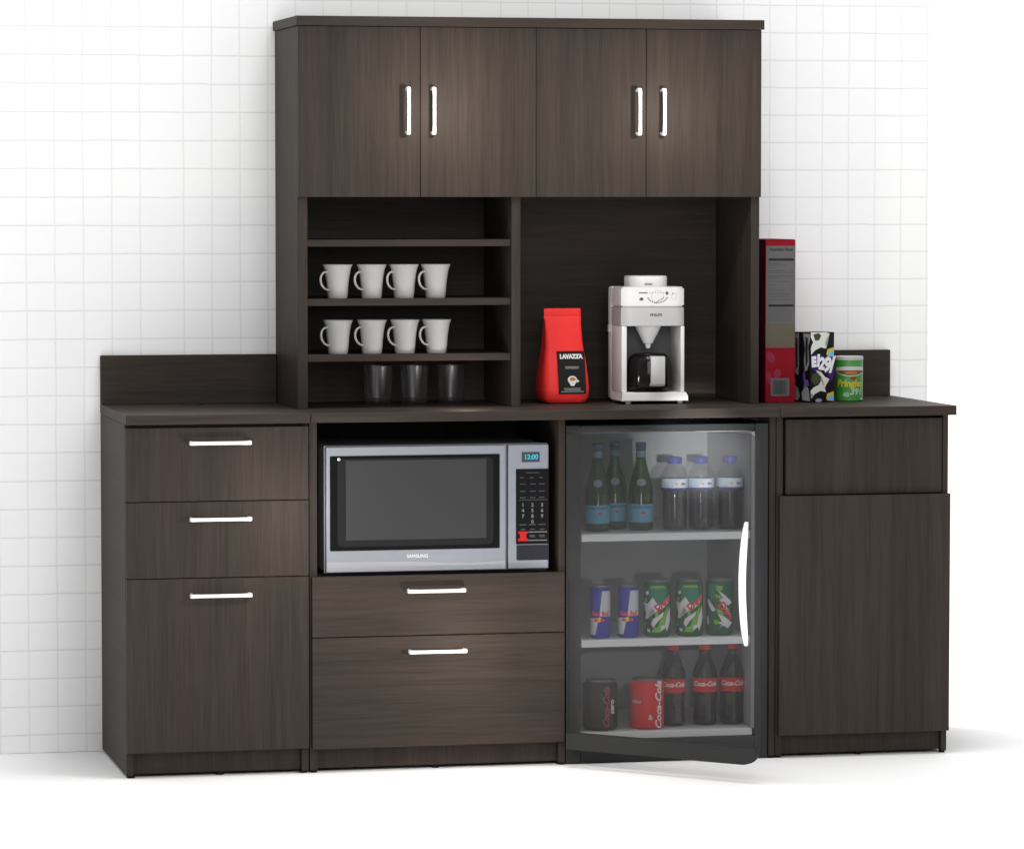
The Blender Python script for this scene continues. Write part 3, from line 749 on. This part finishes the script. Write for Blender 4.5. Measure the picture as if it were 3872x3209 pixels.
s_ = decal('brand_lettering', textmesh('PHILIPS', .0100, bold=.0003), cm_print, K, pf(.0005), .01, 1.4080, 1.1325); s_.parent = p2
marks = [rect(1.3620, 1.3850, 1.1890, 1.1915), ell(1.3690, 1.1740, .0052, .0042), rect(1.3625, 1.3660, 1.1710, 1.1725)]
for i in range(7): marks.append(ell(1.3920+i*.0072, 1.1905, .0016, .0010, 8))
marks += [ell(1.4370, 1.1890, .0038, .0046), ell(1.4530, 1.1880, .0020, .0018)]
for i in range(12):
    a = R(200+i*13); marks.append(ell(1.4115+.0270*math.cos(a), 1.1830+.0190*math.sin(a), .0022, .0016, 8, a))
for i in range(5): marks.append([(1.4050+i*.005, 1.1630+i*.0030), (1.4090+i*.005, 1.1640+i*.0030), (1.4090+i*.005, 1.1665+i*.0030), (1.4050+i*.005, 1.1650+i*.0030)])
s_ = decal('control_marks', flatmesh(marks), cm_print, K, pf(.0005), .01); s_.parent = p1
ring = []
for i in range(28):
    a0, a1 = 2*math.pi*i/28, 2*math.pi*(i+1)/28
    for cx, rr in ((1.4115, .0160), (1.4560, .0080)):
        ring.append([(cx+rr*math.cos(a0), 1.1800+rr*math.sin(a0)), (cx+rr*math.cos(a1), 1.1800+rr*math.sin(a1)), (cx+(rr-.0008)*math.cos(a1), 1.1800+(rr-.0008)*math.sin(a1)), (cx+(rr-.0008)*math.cos(a0), 1.1800+(rr-.0008)*math.sin(a0))])
s_ = decal('dial_ring', flatmesh(ring), mat('dial_grey', (.42, .42, .42), .5), K, pf(.0007), .01); s_.parent = p1
# hopper with rounded ends
bm = bmesh.new()
pl = rrect(1.3475, 1.4530, -.268, -.160, .040, 8)
a = [bm.verts.new((x-o_[0], y-o_[1], kz-o_[2])) for x, y in pl]; b = [bm.verts.new((x-o_[0], y-o_[1], 1.2330-o_[2])) for x, y in pl]
bm.faces.new(a); f2 = bm.faces.new(b)
for i in range(len(pl)): bm.faces.new((a[i], a[(i+1) % len(pl)], b[(i+1) % len(pl)], b[i]))
bmesh.ops.recalc_face_normals(bm, faces=bm.faces); bmesh.ops.bevel(bm, geom=list(f2.edges), offset=.002, segments=2, affect='EDGES')
hop = link('bean_hopper', bm, cm_white, K, True)
s_ = box('hopper_mark', mat('hopper_grey', (.35, .35, .35), .5), K, 1.3840, 1.4040, -.2686, -.2676, 1.2090, 1.2145, 0); s_.parent = hop
# funnel and drip tip
bm = bmesh.new(); lathe(bm, [(.0001, 1.1038-o_[2]), (.0345, 1.1038-o_[2]), (.0300, 1.0940-o_[2]), (.0135, 1.0610-o_[2]), (.0120, 1.0575-o_[2]), (.0001, 1.0570-o_[2])], 36, 1.3985-o_[0], -.2470-o_[1]); link('funnel', bm, cm_white, K, True)
bm = bmesh.new(); lathe(bm, [(.0001, 1.0568-o_[2]), (.0070, 1.0568-o_[2]), (.0076, 1.0510-o_[2]), (.0050, 1.0450-o_[2]), (.0001, 1.0435-o_[2])], 24, 1.3985-o_[0], -.2470-o_[1]); link('drip_tip', bm, cm_white, K, True)
# jug
jx, jy, jz = 1.4020, -.2450, zb+.0265
bm = bmesh.new(); lathe(bm, [(max(0, q), z+jz-o_[2]) for q, z in smooth_prof([(.0001, .0), (.049, .0), (.0575, .004), (.0590, .015), (.0580, .050), (.0540, .078), (.0500, .0850), (.0480, .0880)], 4)], 40, jx-o_[0], jy-o_[1])
jug = link('glass_jug', bm, carafe_glass, K, True)
bm = bmesh.new(); lathe(bm, [(.0001, .0015+jz-o_[2]), (.0530, .0015+jz-o_[2]), (.0560, .014+jz-o_[2]), (.0550, .048+jz-o_[2]), (.0520, .070+jz-o_[2]), (.0001, .070+jz-o_[2])], 36, jx-o_[0], jy-o_[1])
s_ = link('coffee', bm, mat('black_coffee', (.010, .007, .005), .2), K, True); s_.parent = jug
bm = bmesh.new(); lathe(bm, [(.0001, .0882+jz-o_[2]), (.0445, .0882+jz-o_[2]), (.0465, .0905+jz-o_[2]), (.0380, .0945+jz-o_[2]), (.0001, .0955+jz-o_[2])], 36, jx-o_[0], jy-o_[1]); s_ = link('lid', bm, black, K, True); s_.parent = jug
bm = bmesh.new()
hp = rrect(-.062, -.020, .012, .088, .006)   # handle outline seen from the side: (outwards, up)
for (n0, n1, w0, w1, zz0, zz1) in ((-.075, -.067, -.0190, .0190, .016, .089), (-.0668, -.0500, -.0190, .0190, .080, .0895), (-.0668, -.0540, -.0190, .0190, .012, .019)):
    addbox(bm, w0, w1, n0, n1, zz0+jz-o_[2], zz1+jz-o_[2], .0018, 2)
Rm = Matrix.Rotation(R(-4), 4, 'Z')
for v in bm.verts:
    q = Rm @ v.co; v.co = (q.x+jx+.010-o_[0], q.y+jy-o_[1], v.co.z)
s_ = link('jug_handle', bm, cm_band, K, True); s_.parent = jug
for x in (kx0+.018, kx1-.012):
    for y in (ky0+.004, ky1-.012):
        bm = bmesh.new(); lathe(bm, [(0, 0.0002), (.007, .0002), (.008, .0080), (0, .0080)], 20, x-o_[0], y-o_[1]); link('foot', bm, mat('foot_grey', (.3, .3, .3), .5), K, True)
box('side_latch', cm_band, K, kx0-.0060, kx0-.0002, -.175, -.162, 1.0850, 1.1050, .001)

# ------------------------------------------------------------------ groceries on the right counter
G = thing('cereal_box', 'tall dark red cereal box with a grey nutrition panel, standing against the hutch side', 'box', (1.7380, -.310, HB), 0)
hw, dp, hh = .0402, .2300, .4235
bm = bmesh.new(); addbox(bm, -hw, hw, 0, dp, .0003, hh, .0006); bx_ = link('carton', bm, box_red, G)
bm = bmesh.new(); bmesh.ops.create_grid(bm, x_segments=1, y_segments=1, size=.5)
for v in bm.verts: v.co = (-hw-.0006, .002+(v.co.x+.5)*(dp-.004), .002+(v.co.y+.5)*(hh-.004))
link('front_print', bm, box_side, G)
bm = bmesh.new()
for s in (0, 1): addbox(bm, -hw+.001, hw-.001, .004+s*.113, .113+s*.112, hh, hh+.0015, .0003)
link('top_flap', bm, box_red, G)
pnl = decal('nutrition_panel', flatmesh([rect(-hw+.0005, hw-.0012, .2040, .4080)]), pan_grey, G, onplane(-.0006))
s_ = decal('tan_panel', flatmesh([rect(-hw+.0005, hw-.0012, .1480, .2035)]), pan_tan, G, onplane(-.0007))
decal('panel_edging', flatmesh([rect(-hw+.0005, hw-.0012, .1430, .1478), rect(-hw+.0005, -hw+.0030, .2040, .4080)]), pan_edge, G, onplane(-.0010))
dk = [rect(-hw+.008, hw-.004, .3695, .3755), rect(-hw+.008, hw-.004, .2500, .2560)]
s_ = decal('panel_rules', flatmesh(dk), ink_dk, G, onplane(-.0009)); s_.parent = pnl
s_ = decal('panel_heading', textmesh('Nutrition Facts', .0108, bold=.0003, sx=.93), ink_dk, G, onplane(-.0009), None, .002, .3985); s_.parent = pnl
lines = []; z = .3620; rnd = random.Random(3)
while z > .262:
    L_ = rnd.choice((.018, .030, .045, .060)); lines.append(rect(-hw+.008, -hw+.008+L_, z, z+.0013))
    if rnd.random() < .6: lines.append(rect(hw-.012, hw-.005, z, z+.0013))
    z -= rnd.choice((.0050, .0070, .0090))
z = .2440
while z > .210: lines.append(rect(-hw+.008, hw-.006-rnd.random()*.01, z, z+.0008)); z -= .0050
s_ = decal('panel_small_print', flatmesh(lines), ink_mid, G, onplane(-.0009)); s_.parent = pnl
sw = [ell(-.026, .118, .011, .016, 20, .5), ell(-.008, .075, .010, .014, 20, -.3), ell(-.030, .065, .008, .018, 20, .2)]
decal('swirl_print', flatmesh(sw), mat('swirl_dark_pink', (.20, .012, .035), .5), G, onplane(-.0006))
bc = decal('barcode_label', flatmesh([rrect(-.0255, .0250, .0170, .0640, .003)]), pan_grey, G, onplane(-.0008))
bars = []; x = -.0185
while x < .0175:
    w = rnd.choice((.0006, .0010, .0016)); bars.append(rect(x, x+w, .0230, .0580)); x += w+rnd.choice((.0006, .0011))
s_ = decal('barcode_lines', flatmesh(bars), mat('bar_ink', (.030, .032, .032), .6), G, onplane(-.0011)); s_.parent = bc

# black and white box, turned about 20 degrees
Q = thing('snack_box', 'black and white patterned snack box turned at an angle between red box and green can', 'box', (1.8145, -.330, HB), R(20))
w, dp, hh = .0770, .0700, .1830
bm = bmesh.new(); addbox(bm, 0, w, 0, dp, .0003, hh, .0006); link('carton', bm, mat('box_black', (.004, .004, .006), .4), Q)
def sc(poly): return [(x*w, z*hh) for x, z in poly]
fr = lambda y: onplane(y)
# splash shapes of the two repeated motifs
star = [(0.0, 1.0), (.62, 1.0), (.80, .98), (.66, .90), (.60, .84), (.66, .765), (.42, .785), (.18, .745), (.02, .68), (-.0, .78), (.10, .86), (0, .93)]
low = [(.22, .46), (.42, .44), (.62, .36), (.80, .33), (.66, .25), (.60, .20), (.66, .145), (.42, .165), (.18, .125), (.02, .06), (.0, .17), (.14, .22), (.34, .25), (.50, .34), (.36, .42)]
fb = decal('splash_print', flatmesh([sc([(max(.002, x), min(.998, z)) for x, z in p]) for p in (star, low)]), cream, Q, fr(-.0006))
blk = [[(.10, .97), (.34, .99), (.44, .95), (.34, .885), (.18, .885)], [(.08, .40), (.26, .43), (.46, .36), (.34, .27), (.18, .245), (.02, .32)]]
s_ = decal('dark_print', flatmesh([sc(p) for p in blk]), olive, Q, fr(-.0009)); s_.parent = fb
vio = []
rr = random.Random(11)
base_pts = [(-.0, .645), (.20, .700), (.30, .640), (.44, .680), (.62, .640), (.76, .660), (.97, .640), (.99, .52), (.96, .36), (.86, .30), (.74, .38), (.64, .46), (.50, .46), (.36, .50), (.20, .44), (.02, .50)]
s_ = decal('lettering_outline', flatmesh([sc([(max(.003, x), z) for x, z in base_pts])]), violet, Q, fr(-.0009)); s_.parent = fb
for i, (ch, x, z, s, rt) in enumerate((('E', .13, .575, .030, .05), ('1', .32, .590, .036, -.05), ('2', .47, .545, .036, -.15), ('9', .70, .525, .046, -.2), ('/', .90, .525, .050, -.1))):
    s_ = decal('lettering', textmesh(ch, s*1.15, bold=.0026, rot=rt, sx=.85), ink_white, Q, fr(-.0014-.0001*i), None, x*w, z*hh); s_.parent = fb
for nm, cz in (('flavour_patch', .725), ('flavour_patch', .095)):
    s_ = decal(nm, flatmesh([sc([(.66, cz-.04), (.70, cz+.03), (.98, cz+.06), (.98, cz-.08), (.72, cz-.07)])]), yel, Q, fr(-.0011)); s_.parent = fb
    s_ = decal('flavour_spot', flatmesh([[(x*w, z*hh) for x, z in ell(.86, cz-.035, .11, .040)]]), sky_m, Q, fr(-.0016)); s_.parent = fb
s_ = decal('foot_mark', flatmesh([sc(ell(.34, .03, .14, .025)), sc(ell(.06, .10, .05, .03))]), lav, Q, fr(-.0010)); s_.parent = fb
# left face: vertical streaks
def lf(off): return lambda x, z: (-off, dp-x, z)
def scl(poly): return [(x*dp, z*hh) for x, z in poly]
strk = [[(.0, .98), (.30, .98), (.18, .80), (.30, .55), (.25, .38), (.05, .42), (.02, .70)], [(.55, .98), (.98, .98), (.98, .90), (.86, .80), (.92, .55), (.80, .46), (.66, .44), (.60, .60), (.68, .78)], [(.62, .30), (.92, .18), (.98, .02), (.50, .03), (.46, .14), (.60, .20)], [(.0, .26), (.24, .20), (.36, .08), (.20, .02), (.02, .04)]]
a_ = decal('side_print', flatmesh([scl(p) for p in strk]), mat('side_grey', (.20, .21, .22), .5, 0, .5, .4, 90), Q, lf(.0006))
s_ = decal('side_dark', flatmesh([scl(p) for p in ([(.10, .92), (.18, .92), (.16, .66), (.22, .50), (.12, .46), (.08, .70)], [(.70, .94), (.84, .92), (.78, .76), (.84, .58), (.74, .50), (.70, .64)])]), ink_black, Q, lf(.0010)); s_.parent = a_
s_ = decal('side_violet', flatmesh([scl(p) for p in ([(.0, .32), (.16, .33), (.12, .27), (.0, .26)], [(.60, .34), (.88, .32), (.94, .24), (.66, .22)], [(.56, .40), (.66, .46), (.70, .34), (.58, .30)])]), mat('side_violet', (.10, .05, .22), .5), Q, lf(.0012)); s_.parent = a_

# green snack can
T = thing('snack_can', 'short green crisp can with grey lid at the right end of the groceries', 'can', (1.9413, -.260, HB), CAM_T)
r = .0365; hh = .1180
bm = bmesh.new(); lathe(bm, [(0, .0005), (r-.002, .0005), (r, .003), (r, hh-.010)], 48); body = link('card_tube', bm, chip_green, T, True)
bm = bmesh.new(); lathe(bm, [(r, hh-.010), (r+.0008, hh-.0095), (r+.0008, hh-.001), (r-.001, hh), (0, hh-.0012)], 48); link('lid', bm, lid_grey, T, True)
def ring_seg(z0f, z1f, a0, a1, n=16):
    return [(a0+(a1-a0)*i/n, z0f(i/n)) for i in range(n+1)]+[(a1-(a1-a0)*i/n, z1f(1-i/n)) for i in range(n+1)]
c1 = cyl(r, r, .0005); c2 = cyl(r, r, .0009); c3 = cyl(r, r, .0013)
s_ = decal('bowl_picture', flatmesh([ring_seg(lambda t: .066+.012*(2*t-1)**2, lambda t: .088+.004*math.sin(t*3), -.046, .050)]), mat('bowl_white', (.50, .50, .50), .5), T, c1, .003); s_.parent = body
s_ = decal('crisp_picture', flatmesh([ring_seg(lambda t: .069+.009*(2*t-1)**2, lambda t: .082-.001*(2*t-1)**2, -.040, .046)]), brownish, T, c2, .003); s_.parent = body
s_ = decal('crisp_highlight', flatmesh([ell(.004, .0755, .017, .0045)]), orange, T, c3, .003); s_.parent = body
s_ = decal('brand_flash', flatmesh([rect(.002, .018, .0570, .0640)]), mat('flash_red', (.33, .03, .02), .5), T, c1, .003); s_.parent = body
s_ = decal('brand_lettering', textmesh('Pringles', .0255, bold=.0012, shear=.12, sx=.92), mat('brand_yellow', (.46, .40, .05), .5), T, c2, .003, .001, .0470); s_.parent = body
s_ = decal('flavour_lettering', textmesh('391', .0230, bold=.0010, shear=.15), mat('pale_green', (.36, .52, .34), .5), T, c2, .003, .018, .0255); s_.parent = body
s_ = decal('flavour_emblem', flatmesh([ell(-.009, .0180, .009, .0065)]), mat('pale_grey_green', (.26, .36, .26), .5), T, c2, .003); s_.parent = body
s_ = decal('foot_flash', flatmesh([rect(.030, .044, .0050, .0085)]), mat('foot_white', (.5, .52, .5), .5), T, c2, .003); s_.parent = body

# ------------------------------------------------------------------ light
w = bpy.data.worlds.new('World'); scn.world = w; w.use_nodes = True; nt = w.node_tree; N = nt.nodes.new; L = nt.links.new
bg = nt.nodes['Background']
tc = N('ShaderNodeTexCoord'); sp = N('ShaderNodeSeparateXYZ'); L(tc.outputs['Generated'], sp.inputs[0])
def MR(src, a, b_, c_, d):
    r = N('ShaderNodeMapRange'); r.interpolation_type = 'SMOOTHSTEP'
    for i, v in enumerate((a, b_, c_, d)): r.inputs[i+1].default_value = v
    L(src, r.inputs[0]); return r.outputs[0]
# white studio: bright backdrop behind, bright ceiling, dimmer room in front
horiz = MR(sp.outputs['Y'], -.05, .45, .46, 1.20)
top = MR(sp.outputs['Z'], .50, .85, 0, 1)
mx = N('ShaderNodeMix'); mx.data_type = 'FLOAT'; L(top, mx.inputs[0]); L(horiz, mx.inputs[2]); mx.inputs[3].default_value = 1.0
L(mx.outputs[0], bg.inputs['Strength']); bg.inputs['Color'].default_value = (1, 1, 1, 1)

def area(name, loc, target, size, power, col=(1, 1, 1), shape='SQUARE'):
    d = bpy.data.lights.new(name, 'AREA'); d.energy = power; d.size = size; d.color = col
    o = bpy.data.objects.new(name, d); C.objects.link(o); o.location = loc
    o.rotation_euler = (Vector(target)-Vector(loc)).to_track_quat('-Z', 'Y').to_euler(); return o
def spot(name, loc, power, rad=.012, col=(1, .90, .82)):
    d = bpy.data.lights.new(name, 'POINT'); d.energy = power; d.shadow_soft_size = rad; d.color = col
    o = bpy.data.objects.new(name, d); C.objects.link(o); o.location = loc; return o
area('key_light', (.7, 1.25, 5.4), (1.1, -.9, 0), .7, 230)
area('far_floor_fill', (4, 16, 9), (4, 16, 0), 16, 900)  # added unseen fill lamp, keeps the floor far behind the wall white
area('key_light_top', (1.1, -1.1, 5.0), (1.1, -.5, .5), 1.3, 75)
area('key_light_front', (.5, -4.8, 2.2), (.6, 0, 1.0), 1.8, 55)
spot('small_lamp_upper_left', (.825, -.56, 1.655), 3.0)
spot('small_lamp_upper_right', (1.42, -.56, 1.655), 3.0)
spot('small_lamp_drawers_left', (.42, -.80, .645), 2.8)
spot('small_lamp_drawers_centre', (.86, -.76, .31), 2.8)
spot('small_lamp_counter', (.87, -.48, .965), .7)
d = bpy.data.lights.new('fridge_spot', 'SPOT'); d.energy = 420; d.spot_size = R(10); d.spot_blend = 1; d.shadow_soft_size = .014
d2 = d.copy(); d2.energy = 78; d2.spot_size = R(24); o2 = bpy.data.objects.new('fridge_spot_low', d2); C.objects.link(o2); o2.location = (1.00, -2.3, .56)
o2.rotation_euler = (Vector((1.45, -.054, .36))-Vector(o2.location)).to_track_quat('-Z', 'Y').to_euler()
o = bpy.data.objects.new('fridge_spot', d); C.objects.link(o); o.location = (1.090, -2.20, .86)
o.rotation_euler = (Vector((1.560, -.054, .768))-Vector(o.location)).to_track_quat('-Z', 'Y').to_euler()

# ------------------------------------------------------------------ camera
cam = bpy.data.cameras.new('camera'); co = bpy.data.objects.new('camera', cam); C.objects.link(co)
co.location = (-1.22161557, -10.28641564, 1.43639982); co.rotation_euler = (R(86.7438771), R(-.00145), R(-12.6740494))
cam.sensor_width = 36; cam.lens = 8174.69/2099*36; cam.clip_end = 600; cam.clip_start = .1
scn.camera = co
scn.render.engine = 'CYCLES'
scn.view_settings.view_transform = 'Standard'; scn.view_settings.look = 'None'; scn.view_settings.exposure = 0; scn.view_settings.gamma = 1
scn.cycles.max_bounces = 8; scn.cycles.transparent_max_bounces = 24
for o in C.objects:
    if 'o' in o: del o['o']
